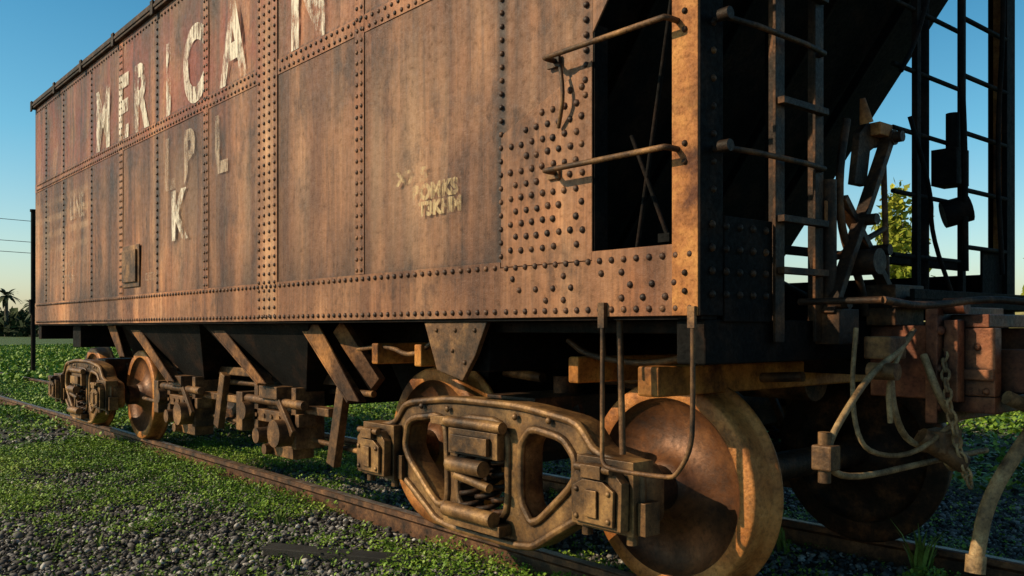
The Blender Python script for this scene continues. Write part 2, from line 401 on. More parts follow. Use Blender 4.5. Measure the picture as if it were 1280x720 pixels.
b.cyl((-4.3,3.0,.86),(-3.3,3.0,.80),.025); b.cyl((-2.9,3.05,.80),(-1.9,3.1,.86),.02); b.cyl((-2.75,3.95,.80),(-2.35,3.95,.80),.11,20); b.tube([(-2.7,2.6,1.0),(-2.6,2.62,.93),(-2.3,2.7,.9),(-2.0,2.66,.98)],.014)
b.tube([(-3.5,2.5,1.0),(-3.7,2.48,.90),(-3.95,2.5,.96),(-4.3,2.52,.93)],.013)
b.obj('brake_rods',M_gate,car,.003)
# ---------------- trucks
def truck(x0):
    t=empty('truck',car); hb=.79
    out=[(-.93,.32),(-.93,.53),(-.70,.57),(-.60,.68),(-.25,.72),(.25,.72),(.60,.68),(.70,.57),(.93,.53),(.93,.32),(.66,.33),(.50,.24),(.32,.13),(-.32,.13),(-.50,.24),(-.66,.33)]
    h1=[(-.585,.605),(-.27,.645),(-.25,.235),(-.34,.215),(-.62,.44)]
    h2=[(-.18,.21),(.18,.21),(.18,.645),(-.18,.645)]
    h3=[(.34,.225),(.26,.32),(.26,.56),(.33,.635),(.52,.61),(.59,.54),(.59,.44)]
    sh=lambda P:[(x0+x,z) for x,z in P]
    for side,(ya,yb,fy) in enumerate(((2.44,2.56,2.44),(4.56,4.68,4.68))):
        plate('side_frame',sh(chaikin(out,2,.14)),[sh(chaikin(h,2,.16)) for h in(h1,h2,h3)],ya,yb,M_cast,t,.012)
        b=MB()
        for lp,c_ in((out,.14),(h1,.16),(h2,.16),(h3,.16)):
            pts=[(x,fy,z) for x,z in sh(chaikin(lp,2,c_))]; pts.append(pts[0]); pts.append(pts[1])
            b.tube(pts,.019,8,0)
        s=-1 if side==0 else 1
        for k in(-1,1):
            cx=x0+k*hb; y=fy
            A=lambda a,c: sorted((y+s*a,y+s*c))
            b.box(cx-.145,cx+.145,*A(-.06,.05),.295,.565)
            b.extr([(cx-.125,.315),(cx+.125,.315),(cx+.13,.49),(cx+.08,.535),(cx-.08,.535),(cx-.13,.49)],'y',*A(.052,.095))
            b.extr([(cx-.10,.33),(cx+.10,.33),(cx+.105,.46),(cx+.05,.49),(cx-.05,.49),(cx-.105,.46)],'y',*A(.097,.113))
            b.box(cx-.05,cx+.05,*A(.06,.125),.497,.547); b.cyl((cx-.09,y+s*.105,.533),(cx+.09,y+s*.105,.533),.016)
            b.box(cx-.03,cx+.03,*A(.114,.125),.355,.455)
            b.box(cx-.185,cx-.146,*A(-.05,.03),.30,.42); b.box(cx+.146,cx+.185,*A(-.05,.03),.30,.42)
            for q in((-.115,.30),(.115,.30)): b.cyl((cx+q[0],y+s*.02,.26),(cx+q[0],y+s*.02,.31),.022,8)
            for q in((-.09,.35),(.09,.35),(-.09,.45),(.09,.45)): b.rivet((cx+q[0]*.9,y+s*.113,q[1]),(0,s,0),.012)
        A=lambda a,c: sorted((fy+s*a,fy+s*c))
        b.box(x0-.175,x0+.175,*A(-.2,.06),.485,.60); b.box(x0-.13,x0+.13,*A(.061,.085),.50,.575)
        b.box(x0-.20,x0+.20,*A(-.16,.07),.165,.21); b.cyl((x0-.20,fy+s*.05,.625),(x0+.20,fy+s*.05,.625),.026)
        b.cyl((x0-.17,fy+s*.075,.235),(x0+.17,fy+s*.075,.235),.034); b.cyl((x0-.12,fy+s*.09,.445),(x0+.12,fy+s*.09,.445),.036)
        b.cyl((x0-.07,fy+s*.09,.40),(x0+.16,fy+s*.09,.37),.02)
        b.box(x0-.36,x0-.22,*A(0.0,.03),.60,.64)
        for q in(-.24,.24,-.45,.45): b.rivet((x0+q,fy+s*.015,.675),(0,s,0),.016)
        b.obj('side_frame_casting',M_cast,t,.008)
        b=MB()
        for sx_ in(-.115,0,.115):
            pts=[]
            for i in range(61):
                a=i/60*2*math.pi*5; pts.append((x0+sx_+.048*math.cos(a),fy-s*.03+.048*math.sin(a),.21+.27*i/60))
            b.tube(pts,.0125,6,0)
        b.obj('bolster_springs',M_brown,t)
    b=MB()
    b.box(x0-.17,x0+.17,2.60,4.52,.50,.74); b.cyl((x0,YC,.74),(x0,YC,.86),.17,24)
    for yy in(2.95,4.17): b.cyl((x0,yy,.74),(x0,yy,.82),.06)
    for k in(-1,1):
        bx=x0+k*.33; b.box(bx-.04,bx+.04,2.8,4.3,.36,.42)
        for yy in(2.80,4.31):
            b.extr([(bx+k*.03,.28),(bx+k*.07,.30),(bx+k*.045,.42),(bx+k*.08,.56),(bx+k*.03,.58)],'y',yy-.05,yy+.05)
            b.beam((bx,yy,.5),(bx-k*.1,yy,.70),.03,.04)
    b.beam((x0-.3,YC+.05,.4),(x0-.1,YC,.80),.04,.08); b.cyl((x0-.6,YC+.1,.34),(x0+.6,YC+.1,.34),.02)
    b.obj('truck_bolster',M_brown,t,.006)
    for k in(-1,1):
        w=empty('wheelset',t); cx=x0+k*hb
        for o,s in((2.74,1),(4.38,-1)):
            b=MB()
            P=[(0,.0),(0-.035,.0),(-.035,.075),(-.03,.095),(.0,.11),(.035,.14),(.06,.20),(.052,.28),(.035,.325),(.012,.345),(.0,.352)]
            B=[(.10,.345),(.085,.31),(.095,.2),(.115,.13),(.15,.10),(.16,.08),(.16,.0)]
            b.lathe([(o+s*y,r) for y,r in P],cx,.42,72); b.lathe([(o+s*y,r) for y,r in [(.14,.352)]+B],cx,.42,72)
            b.obj('wheel_plate',M_wheel if s>0 else M_brown,w)  # far wheels get a darker colour that stands in for under-car shade
            T=[(.0,.352),(-.001,.356),(-.001,.408),(.006,.417),(.05,.42),(.095,.424),(.105,.43),(.113,.446),(.122,.452),(.134,.449),(.14,.438),(.142,.352)]
            b=MB(); b.lathe([(o+s*y,r) for y,r in T],cx,.42,96)
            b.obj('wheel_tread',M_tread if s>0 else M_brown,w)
        b=MB(); b.cyl((cx,2.45,.42),(cx,4.67,.42),.065,20); b.cyl((cx,2.62,.42),(cx,2.72,.42),.09,20); b.obj('axle',M_brown,w)
for x0 in(-3.08,-9.47): truck(x0)
# ---------------- ladders, grab irons, steps
b=MB()
def grab_side(z,xa,xb,y):
    b.tube([(xa,YS-.004,z),(xa,y,z),(xa+.02,y,z),(xb-.02,y,z),(xb,y,z),(xb,YS-.012,z)],.0105,8,1)
    b.box(xa-.045,xa+.02,YS-.02,YS-.0075,z-.022,z+.022); 
grabY=YS-.075
for z in(1.635,2.055,2.475,2.9): grab_side(z,-2.44,-1.86,grabY)
b.tube([(-2.40,YS-.03,2.03),(-2.36,YS-.05,1.90),(-2.42,YS-.02,1.80)],.008)
b.obj('side_grab_irons',M_gate,car)
b=MB()
for z in(1.63,2.05,2.47,2.9):
    b.tube([(XN+.01,2.36,z),(XN+.07,2.37,z),(XN+.07,2.95,z),(XN+.01,2.97,z)],.0105,8,1)
    b.cyl((XN+.05,2.34,z),(XN+.09,2.34,z),.02,10)
for y in(2.71,2.965):
    b.box(XN+.018,XN+.03,y-.028,y+.028,1.0,3.5); b.box(XN-.03,XN+.0175,y+.018,y+.028,1.0,3.5)
for z in(1.25,1.43,1.84,2.25,2.68): b.box(XN+.031,XN+.06,2.69,2.98,z-.012,z+.012)
b.obj('end_ladder',M_brown,car,.002)
b=MB()
b.tube([(-1.795,YS-.016,1.10),(-1.795,YS-.016,1.05),(-1.795,YS-.016,.78),(-1.80,YS-.016,.66),(-1.86,YS-.018,.565),(-1.90,YS-.018,.555),(-2.16,YS-.018,.55),(-2.195,YS-.018,.57),(-2.195,YS-.018,.62),(-2.195,YS-.016,1.10)],.0085,8,2)
b.cyl((-2.165,YS+.04,1.08),(-2.15,YS+.04,.60),.012); b.cyl((-2.23,YS+.02,1.09),(-2.22,YS+.02,.95),.006)
b.box(-2.21,-2.18,YS-.026,YS-.0075,1.05,1.14); b.box(-1.81,-1.782,YS-.026,YS-.0135,1.05,1.12)
b.obj('stirrup_step',M_gate,car)
b=MB()
for y in(3.72,4.16,4.66): 
    b.box(XN+.02,XN+.045,y-.018,y+.018,1.15,3.6)
for z in np.arange(1.42,3.6,.26):
    b.cyl((XN+.035,4.16,z),(XN+.035,4.66,z-.0),.011)
    if z<3: b.cyl((XN+.03,3.52,z-.07),(XN+.03,4.16,z-.07),.010)
b.tube([(XN+.1,4.40,3.4),(XN+.12,4.42,2.6),(XN+.05,4.5,1.9),(XN+.1,4.44,1.3)],.012)
b.tube([(XN+.1,4.05,3.4),(XN+.05,4.1,2.3),(XN+.12,3.98,1.9),(XN+.1,4.04,1.3)],.014)
b.tube([(XN+.05,4.16,3.0),(XN+.06,3.9,2.75),(XN+.05,3.72,2.3),(XN+.05,3.55,2.1)],.010)
b.tube([(XN+.1,3.52,1.9),(XN+.15,3.6,1.6),(XN+.08,3.75,1.45),(XN+.1,3.9,1.2)],.010)
b.cyl((XN-.05,3.95,1.1),(XN-.05,3.95,3.4),.03); b.cyl((XN+.02,4.0,1.55),(XN+.11,4.06,1.58),.06); b.box(XN-.02,XN+.09,3.97,4.10,1.68,1.84); b.cyl((XN+.05,4.03,1.8),(XN+.05,4.03,2.0),.03)
b.box(XN-.2,XN+.20,3.35,4.82,1.13,1.16); b.box(XN+.18,XN+.2,3.35,4.82,1.161,1.20)
for k in range(6): b.box(XN-.18,XN+.19,3.45+k*.22,3.47+k*.22,1.161,1.175)
b.obj('brake_platform_ladder',M_dark,car,.002)
b=MB()
b.beam((XN+.07,3.40,1.80),(XN+.06,2.98,1.10),.03,.05,(1,0,0)); b.cyl((XN+.0,3.40,1.80),(XN+.1,3.40,1.80),.03)
b.extr([(3.18,1.60),(3.22,1.80),(3.28,1.85),(3.36,1.84),(3.42,1.80),(3.30,1.74),(3.27,1.60)],'x',XN+.02,XN+.05)
b.tube([(XN+.04,3.14,1.84),(XN+.04,3.08,1.62),(XN+.04,3.10,1.40),(XN+.04,3.25,1.22),(XN+.03,3.30,1.1)],.016)
b.cyl((XN+.03,3.03,1.60),(XN+.03,3.03,1.02),.028)
b.beam((XN+.04,3.10,1.54),(XN+.05,3.52,1.12),.03,.045,(1,0,0)); b.box(XN,XN+.12,3.36,3.6,1.06,1.22)
b.box(XN,XN+.1,2.98,3.12,.99,1.12); b.cyl((XN+.02,3.2,1.3),(XN+.14,3.2,1.3),.05)
for p,q in(((3.05,1.3),(3.45,1.45)),((3.5,1.1),(3.44,1.75))): b.cyl((XN+.02,p[0],p[1]),(XN+.03,q[0],q[1]),.012)
for y,z in((3.4,1.8),(3.2,1.46),(3.0,1.14),(3.3,1.35)): b.cyl((XN+.05,y,z),(XN+.13,y,z),.022,10)
b.obj('hand_brake_rigging',M_brown,car,.003)
b=MB(); b.cyl((XN+.06,3.25,1.84),(XN+.06,3.22,1.93),.026,12,.01); b.box(XN+.03,XN+.09,3.30,3.40,1.80,1.85); b.box(XN+.0315,XN+.04,2.99,3.05,1.42,1.52)
b.obj('brake_lever_caps',M_rustor,car,.004)
b=MB(); b.tube([(XN-.25,2.55,1.12),(XN-.22,2.62,1.6),(XN-.35,2.70,2.0),(XN-.3,2.74,2.5)],.01); b.tube([(XN-.15,2.45,1.2),(XN-.4,3.1,1.32),(XN-.42,3.6,1.2)],.014)
for y in(2.62,3.2): b.box(XN-.36,XN-.33,y,y+.05,1.1,2.3)
b.beam((XN-.2,YS+.06,1.36),(XN-.2,YF-.1,1.36),.05,.03); b.cyl((XN-.38,2.42,1.3),(XN-.14,2.42,2.6),.008); b.cyl((XN-.2,2.42,1.3),(XN-.4,2.42,1.75),.008)
b.obj('end_frame_pipes',M_dark,car)
# coupler
b=MB()
b.box(XN+.001,-1.50,YC-.17,YC+.17,.78,1.06)
b.box(-1.50,-1.455,YC-.30,YC+.30,.70,1.13)
b.box(-1.454,-1.30,YC-.19,YC+.19,.74,.80); b.box(-1.454,-1.30,YC-.19,YC-.13,.801,1.05); b.box(-1.454,-1.30,YC+.13,YC+.19,.801,1.05); b.box(-1.454,-1.32,YC-.19,YC+.19,1.051,1.10)
b.box(-1.45,-1.15,YC-.07,YC+.07,.81,.97)
b.box(-1.453,-1.40,YC-.26,YC-.20,.78,1.08); b.cyl((-1.46,YC-.23,1.13),(-1.38,YC-.23,1.13),.03); b.box(-1.44,-1.30,YC-.205,YC-.1905,.86,.90)
b.extr(chaikin([(-1.2,YC-.10),(-1.08,YC-.22),(-.92,YC-.24),(-.84,YC-.16),(-.98,YC-.10),(-1.0,YC+.02),(-.88,YC+.06),(-.78,YC+.20),(-.86,YC+.25),(-1.1,YC+.16),(-1.2,YC+.10)],1),'z',.73,1.02)
for z in(.76,.9,1.04): b.rivet((-1.455,YC-.28,z),(1,0,0),.02); 
for x,z in((-1.42,.80),(-1.36,.98),(-1.33,.82),(-1.42,1.02)): b.rivet((x,YC-.19,z),(0,-1,0),.014)
b.obj('coupler',M_coupler,car,.008)
b=MB(); b.tube([(-1.40,2.75,1.14),(-1.38,3.0,1.12),(-1.3,3.35,1.16),(-1.15,3.6,1.12)],.013); b.cyl((-1.7,2.75,1.14),(-1.40,2.75,1.14),.012)
b.tube([(-1.15,3.42,1.10),(-1.1,3.45,.95),(-1.16,3.5,.9)],.012)
b.obj('uncoupling_lever',M_brown,car)
b=MB()
b.tube([(-1.52,3.20,1.03),(-1.5,3.05,.96),(-1.5,2.87,.90),(-1.48,2.66,.78),(-1.49,2.57,.68),(-1.5,2.60,.585),(-1.5,2.80,.55),(-1.5,3.22,.555),(-1.42,3.6,.58)],.0115)
b.tube([(-1.6,2.95,1.05),(-1.6,2.92,.85),(-1.52,2.80,.70),(-1.5,2.86,.62),(-1.46,3.1,.60),(-1.4,3.3,.72)],.009)
b.tube([(-1.5,3.25,.95),(-1.42,3.2,.80),(-1.42,3.34,.70),(-1.42,3.22,.60),(-1.42,3.32,.52),(-1.42,3.36,.62),(-1.42,3.3,.74)],.014)
b.tube([(-1.55,3.1,.90),(-1.5,3.02,.76),(-1.5,3.12,.64),(-1.45,3.28,.60),(-1.45,3.33,.68)],.012)
b.tube([(-1.55,3.28,1.04),(-1.5,3.1,1.0),(-1.5,2.98,.86),(-1.5,3.0,.72)],.01)
p0=[Vector((-1.45,3.30,.95)),Vector((-1.40,3.22,.80)),Vector((-1.38,3.26,.62)),Vector((-1.36,3.30,.50))]
for i in range(14):
    t=i/13*3; k=min(int(t),2); p=p0[k].lerp(p0[k+1],t-k); dr=(p0[k+1]-p0[k]).normalized(); sd_=dr.cross(Vector((1,0,0) if i%2 else (0,1,0))).normalized()
    ring=[p+dr*.026*math.cos(a)+sd_*.015*math.sin(a) for a in np.linspace(0,2*math.pi,11)]
    b.tube(ring,.0055,6,0)
b.obj('brake_pipes',M_hose,car)
b=MB(); b.tube([(-1.28,3.42,.80),(-1.2,3.55,.74),(-1.24,3.42,.62),(-1.3,3.30,.44),(-1.32,3.26,.24)],.026,12,3); b.cyl((-1.32,3.26,.25),(-1.32,3.25,.19),.034)
b.obj('air_hose',M_hose,car)
b=MB(); b.box(-1.53,-1.46,2.54,2.60,.60,.68); b.cyl((-1.5,2.57,.56),(-1.5,2.57,.72),.02); b.cyl((-1.55,2.95,.9),(-1.45,2.95,.9),.03); b.box(-1.5,-1.4,3.2,3.34,.60,.68); b.box(-1.6,-1.5,3.0,3.12,.94,1.02)
b.cyl((-1.48,3.18,.66),(-1.38,3.30,.56),.035)
b.obj('angle_cocks',M_gate,car,.006)
# ---------------- lettering
def letter(ch,x,z,h,mat,sx=.62,off=.012,name='lettering'):
    cu=bpy.data.curves.new(name,'FONT'); cu.body=ch; cu.size=1; cu.align_x='CENTER'; cu.offset=off
    o=bpy.data.objects.new(name,cu); COL.objects.link(o)
    dg=bpy.context.evaluated_depsgraph_get(); me=bpy.data.meshes.new_from_object(o.evaluated_get(dg)); bpy.data.objects.remove(o)
    k=h/.70
    me.transform(Matrix(((k*sx,0,0,x),(0,0,-1,YS-.0085),(0,k,0,z),(0,0,0,1))))
    me.materials.clear(); me.materials.append(mat); link(bpy.data.objects.new(name,me),car)
for ch,x in(('M',-8.26),('E',-7.69),('R',-7.25),('I',-6.62),('C',-6.13),('A',-5.45),('N',-4.44)): letter(ch,x,2.64,.50,M_white,.78,.035)
for ch,x in(('L',-6.6),('B',-6.2),('L',-5.65)): letter(ch,x,2.08,.36,M_faint,.85,.035)
letter('K',-6.42,1.70,.34,M_white,.95,.035)
letter('LINE',-9.1,2.1,.22,M_faint,.8,.02); letter('CAPY 140000',-9.4,1.75,.08,M_faint); letter('LD LMT 154200',-9.4,1.62,.08,M_faint); letter('LT WT 56800',-9.4,1.49,.08,M_faint)
letter('CU FT 3219',-7.0,1.42,.06,M_faint)
letter('X7 5',-3.42,1.72,.06,M_chalk,1.5,.05); letter('BOMKS',-3.24,1.635,.065,M_chalk,1.15,.06); letter('T3KHM',-3.20,1.56,.06,M_chalk,1.15,.06)
# ------------------------------------------------------------------ track
track=empty('railway_track')
b=MB(); b2=MB()
for yc in(2.815,4.305):
    pr=[(-.035,-.002),(-.037,-.03),(-.02,-.042),(-.010,-.05),(-.010,-.13),(-.065,-.148),(-.065,-.158),(.065,-.158),(.065,-.148),(.010,-.13),(.010,-.05),(.02,-.042),(.037,-.03),(.035,-.002),(.02,-.001),(-.02,-.001)]
    b.extr([(yc+p[0],p[1]) for p in pr],'x',-160,25)
    b2.box(-160,25,yc-.022,yc+.024,-.0008,.0012)
b.obj('rails',M_rail,track); b2.obj('rail_running_surface',M_railtop,track)
b=MB()
x=-60
while x<6:
    dz_=random.uniform(-.012,.006)
    b.box(x-.11,x+.11,2.25+random.uniform(-.05,.05),4.87,-.33,-.125+dz_); x+=.56
b.obj('sleepers',M_tie,track,.01)
# ------------------------------------------------------------------ ground
ZG=-.118
def ground_mat():
    m,nt,N,L,P=newmat('gravelly_soil')
    tc=N.new('ShaderNodeTexCoord').outputs['Object']
    vo=N.new('ShaderNodeTexVoronoi'); vo.inputs['Scale'].default_value=32; L.new(tc,vo.inputs['Vector'])
    c=ramp(nt,vo.outputs['Color'],[(.1,(.015,.013,.011)),(.5,(.05,.045,.038)),(.9,(.13,.12,.10))])
    g=nz(nt,tc,.35,6,.6); g2=nz(nt,tc,9,6,.7)
    gc=ramp(nt,g2,[(.3,(.012,.03,.008)),(.5,(.05,.095,.018)),(.7,(.12,.17,.035))])
    sx=N.new('ShaderNodeSeparateXYZ'); L.new(tc,sx.inputs[0])
    mr=N.new('ShaderNodeMapRange'); mr.inputs[1].default_value=7; mr.inputs[2].default_value=13; mr.inputs[3].default_value=-.1; mr.inputs[4].default_value=.28; L.new(sx.outputs[1],mr.inputs[0])
    ad=N.new('ShaderNodeMath'); L.new(g,ad.inputs[0]); L.new(mr.outputs[0],ad.inputs[1])
    f=ramp(nt,ad.outputs[0],[(.42,0.0),(.52,1.0)])
    c=mix(nt,f,c,gc)
    L.new(c,P.inputs['Base Color']); P.inputs['Roughness'].default_value=.95
    L.new(bump(nt,vo.outputs['Distance'],1.0,.02),P.inputs['Normal'])
    return m
b=MB(); b.add([(-1500,-1500,ZG-.012),(1500,-1500,ZG-.012),(1500,1500,ZG-.012),(-1500,1500,ZG-.012)],[(0,1,2,3)]); b.obj('ground',ground_mat())
def attr_mat(name,stops,rough=.9):
    m,nt,N,L,P=newmat(name)
    at=N.new('ShaderNodeAttribute'); at.attribute_name='rnd'
    c=ramp(nt,at.outputs['Fac'],stops)
    tc=N.new('ShaderNodeTexCoord').outputs['Object']; n=nz(nt,tc,60,4,.7)
    c=mix(nt,.5,c,ramp(nt,n,[(.3,.5),(.6,1.1)]),'MULTIPLY')
    L.new(c,P.inputs['Base Color']); P.inputs['Roughness'].default_value=rough; P.inputs['Specular IOR Level'].default_value=.25
    return m
def mesh_np(name,V,F,rnd,mat,parent=None):
    k=F.shape[1]; me=bpy.data.meshes.new(name)
    me.vertices.add(len(V)); me.vertices.foreach_set('co',V.astype(np.float32).ravel())
    me.loops.add(F.size); me.loops.foreach_set('vertex_index',F.ravel().astype(np.int32))
    me.polygons.add(len(F)); me.polygons.foreach_set('loop_start',np.arange(0,F.size,k,dtype=np.int32)); me.polygons.foreach_set('loop_total',np.full(len(F),k,dtype=np.int32))
    me.update()
    a=me.attributes.new('rnd','FLOAT','POINT'); a.data.foreach_set('value',rnd.astype(np.float32))
    me.materials.append(mat); return link(bpy.data.objects.new(name,me),parent)
def vnoise(x,y,f,seed):
    r=np.random.default_rng(seed).random((256,256)); q=x*f+500; p=y*f+500
    i=np.floor(q).astype(int); j=np.floor(p).astype(int); a=q-i; c=p-j; a=a*a*(3-2*a); c=c*c*(3-2*c)
    g=lambda u,v:r[u%256,v%256]
    return g(i,j)*(1-a)*(1-c)+g(i+1,j)*a*(1-c)+g(i,j+1)*(1-a)*c+g(i+1,j+1)*a*c
def fbm(x,y,f,s): return (vnoise(x,y,f,s)+.5*vnoise(x,y,f*2.1,s+1)+.25*vnoise(x,y,f*4.3,s+2)+.2*vnoise(x,y,f*9,s+3))/1.95
bmi=bmesh.new(); bmesh.ops.create_icosphere(bmi,subdivisions=1,radius=1); bmi.verts.ensure_lookup_table()
IV=np.array([v.co[:] for v in bmi.verts]); IF=np.array([[v.index for v in f.verts] for f in bmi.faces]); bmi.free()
def stones(name,n,xr,yr,smin,smax,mat,zb=ZG):
    x=rng.uniform(*xr,n); y=rng.uniform(*yr,n)
    keep=(np.abs(y-2.815)>.055)&(np.abs(y-4.305)>.055); x=x[keep];y=y[keep];n=len(x)
    s=smin+(smax-smin)*rng.random(n)**2.2
    sc=np.stack([s*rng.uniform(.7,1.3,n),s*rng.uniform(.7,1.3,n),s*rng.uniform(.5,.9,n)],-1)
    jit=IV[None]*(1+rng.uniform(-.28,.28,(n,len(IV),1)))*sc[:,None]
    a=rng.uniform(0,6.28,n); ca,sa=np.cos(a)[:,None],np.sin(a)[:,None]
    X=jit[...,0]*ca-jit[...,1]*sa; Y=jit[...,0]*sa+jit[...,1]*ca
    tl=rng.uniform(-.6,.6,n)[:,None]; Z=jit[...,2]+X*tl*.6
    zz=zb+.03*(fbm(x,y,1.2,70)-.5)+rng.uniform(-.006,.010,n)
    V=np.stack([X+x[:,None],Y+y[:,None],Z+zz[:,None]],-1).reshape(-1,3)
    F=(IF[None]+(np.arange(n)*len(IV))[:,None,None]).reshape(-1,3)
    mesh_np(name,V,F,np.repeat(rng.random(n),len(IV)),mat)
M_stone=attr_mat('ballast_stone',[(0,(.025,.022,.021)),(.4,(.075,.069,.065)),(.75,(.16,.15,.145)),(.93,(.30,.28,.26)),(1,(.55,.51,.47))])
stones('gravel',100000,(-9,1.5),(.6,6.5),.006,.021,M_stone)
stones('gravel',42000,(-22,2),(.6,14),.015,.030,M_stone)
def leaves(name,n,xr,yr,dens,s0,s1,hmax,mat,K=4):
    x=rng.uniform(*xr,n); y=rng.uniform(*yr,n)
    d=dens(x,y); k=rng.random(n)<d; x=x[k];y=y[k];d=d[k]; n=len(x)
    x=np.repeat(x,K); y=np.repeat(y,K); d=np.repeat(d,K); N_=n*K
    x=x+rng.normal(0,.012,N_); y=y+rng.normal(0,.012,N_)
    keep=(np.abs(y-2.815)>.05)&(np.abs(y-4.305)>.05); x=x[keep];y=y[keep];d=d[keep];N_=len(x)
    h=ZG+.008+hmax*rng.random(N_)*(.3+1.0*np.clip(d,0,1))*(.5+fbm(x,y,5,90))
    s=rng.uniform(s0,s1,N_); a=rng.uniform(0,6.28,N_); t=rng.uniform(-.1,1.1,N_)
    dx=np.cos(a)*np.cos(t);dy=np.sin(a)*np.cos(t);dz=np.sin(t)
    P0=np.stack([x,y,h],-1); D=np.stack([dx,dy,dz],-1)*s[:,None]; E=np.stack([-np.sin(a),np.cos(a),np.zeros(N_)],-1)*s[:,None]*.4
    V=np.stack([P0,P0+D*.55+E,P0+D,P0+D*.55-E],1).reshape(-1,3)
    F=np.arange(N_*4).reshape(-1,4)
    r=np.clip(.45*rng.random(N_)+.75*fbm(x,y,2.0,33)-.08,0,1)
    mesh_np(name,V,F,np.repeat(r,4),mat)
M_leaf=attr_mat('clover_leaves',[(0,(.02,.05,.006)),(.35,(.085,.17,.014)),(.65,(.19,.31,.032)),(1,(.38,.44,.09))],.55)
sm=lambda t:np.clip(t,0,1)**2*(3-2*np.clip(t,0,1))
def dens(x,y):
    f=.6*fbm(x,y,1.1,11)+.4*fbm(x,y,4.0,19)
    bias=-.02+.13*sm((-x-4.4)/2.2)
    bias=bias-.08*sm((1.35-y)/.5)*sm((x+9)/3)
    bias=bias+.15*np.exp(-((x+5.5)/.8)**2-((y-2.45)/.3)**2)+.16*np.exp(-((x+3.5)/.6)**2-((y-2.55)/.25)**2)
    bias=bias-.07*((y>2.9)&(y<4.3))-.05*(y>4.3)
    return .09+.91*sm((f+bias-.485)/.10)
leaves('grass',130000,(-9.5,1.5),(.6,7),dens,.009,.023,.05,M_leaf)
leaves('grass',80000,(-24,-9),(.6,14),lambda x,y:.12+.88*sm((.55*fbm(x,y,.6,15)+.45*fbm(x,y,3,25)-.42)/.12),.02,.05,.055,M_leaf)
leaves('grass',30000,(-9.5,4),(6.5,22),lambda x,y:.1+.9*sm((fbm(x,y,.5,17)-.45)/.15),.04,.08,.09,M_leaf)
leaves('grass',50000,(-60,-20),(3,30),lambda x,y:.3+.7*sm((fbm(x,y,.3,16)-.3)/.15),.07,.14,.09,M_leaf)
def simple(name,c,rough=.8):
    return rust(name,tuple(v*.6 for v in c),c,tuple(v*1.5 for v in c),10,rough)
b=MB()
spots=[(-1.92,4.12,30,.28),(-1.55,4.6,16,.16),(-2.6,4.05,14,.14),(-4.9,2.35,12,.10)]
for i in range(46): spots.append((random.uniform(-9,-3.2),random.uniform(1.0,2.65),8,random.uniform(.05,.10)))
for (cx_,cy_,n_,L_) in spots:
    for k in range(n_):
        a=random.uniform(0,6.28); l=random.uniform(.3,1)*L_; bx,by=cx_+random.uniform(-.03,.03),cy_+random.uniform(-.03,.03)
        tx,ty=bx+math.cos(a)*l*.5,by+math.sin(a)*l*.5; wx,wy=-math.sin(a)*.006,math.cos(a)*.006
        b.add([(bx-wx,by-wy,-.12),(bx+wx,by+wy,-.12),((bx+tx)/2+wx,(by+ty)/2+wy,-.12+l*.7),((bx+tx)/2-wx,(by+ty)/2-wy,-.12+l*.7),(tx,ty,-.12+l)],[(0,1,2,3),(3,2,4)])
b.obj('weed_plant',simple('weed_green',(.14,.21,.03)))
b=MB(); b.box(-.42,.42,-.05,.05,-.02,.02,Matrix.Translation((-3.95,2.22,-.092))@Euler((.05,0,.55)).to_matrix().to_4x4()); b.obj('wooden_plank',simple('wet_wood',(.02,.018,.016)),None,.004)
b=MB(); n=60
vs=[];fs=[]
for i in range(n+1):
    x=-60+i*2.2
    for j,(y,z) in enumerate(((52,-.3),(60,2.2),(72,4.4),(95,5.2),(140,3.0))):
        zz=z*(.25+.75*min(1,max(0,(x+38)/20)))+(.4*math.sin(x*.31+j)+.25*math.sin(x*.9+j*2) if j else 0); vs.append((x,y,zz))
for i in range(n):
    for j in range(4): a=i*5+j; fs.append((a,a+5,a+6,a+1))
b.add(vs,fs,True); b.obj('hill',rust('dry_grass_bank',(.12,.13,.03),(.30,.27,.09),(.45,.38,.16),.6,.95))
# ------------------------------------------------------------------ trees
def tree(name,x,y,h,w,col,n=1500,ls=.2,cone=False):
    e=empty(name); b=MB()
    b.cyl((x,y,-.2),(x,y,h*.55),h*.03,8,h*.012)
    for k in range(6):
        a=k*1.1; b.cyl((x,y,h*(.25+.05*k)),(x+math.cos(a)*w*.35,y+math.sin(a)*w*.35,h*(.5+.06*k)),h*.012,6,h*.004)
    b.obj('trunk',M_tie,e)
    cl=[(rng.normal(0,w*.2),rng.normal(0,w*.2),rng.uniform(.3,.95)*h) for _ in range(14)]
    P=[];R=[]
    for i in range(n):
        c=cl[rng.integers(len(cl))]; sh=(1.15-c[2]/h) if cone else .6
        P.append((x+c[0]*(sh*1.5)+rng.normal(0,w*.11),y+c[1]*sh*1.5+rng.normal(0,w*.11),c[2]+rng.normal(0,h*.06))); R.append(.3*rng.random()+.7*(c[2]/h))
    P=np.array(P);R=np.array(R); D=rng.normal(0,1,(n,3))*ls; E=rng.normal(0,1,(n,3))*ls*.5
    V=np.stack([P,P+D*.5+E,P+D,P+D*.5-E],1).reshape(-1,3)
    mesh_np('crown',V,np.arange(n*4).reshape(-1,4),np.repeat(R,4),col,parent=e)
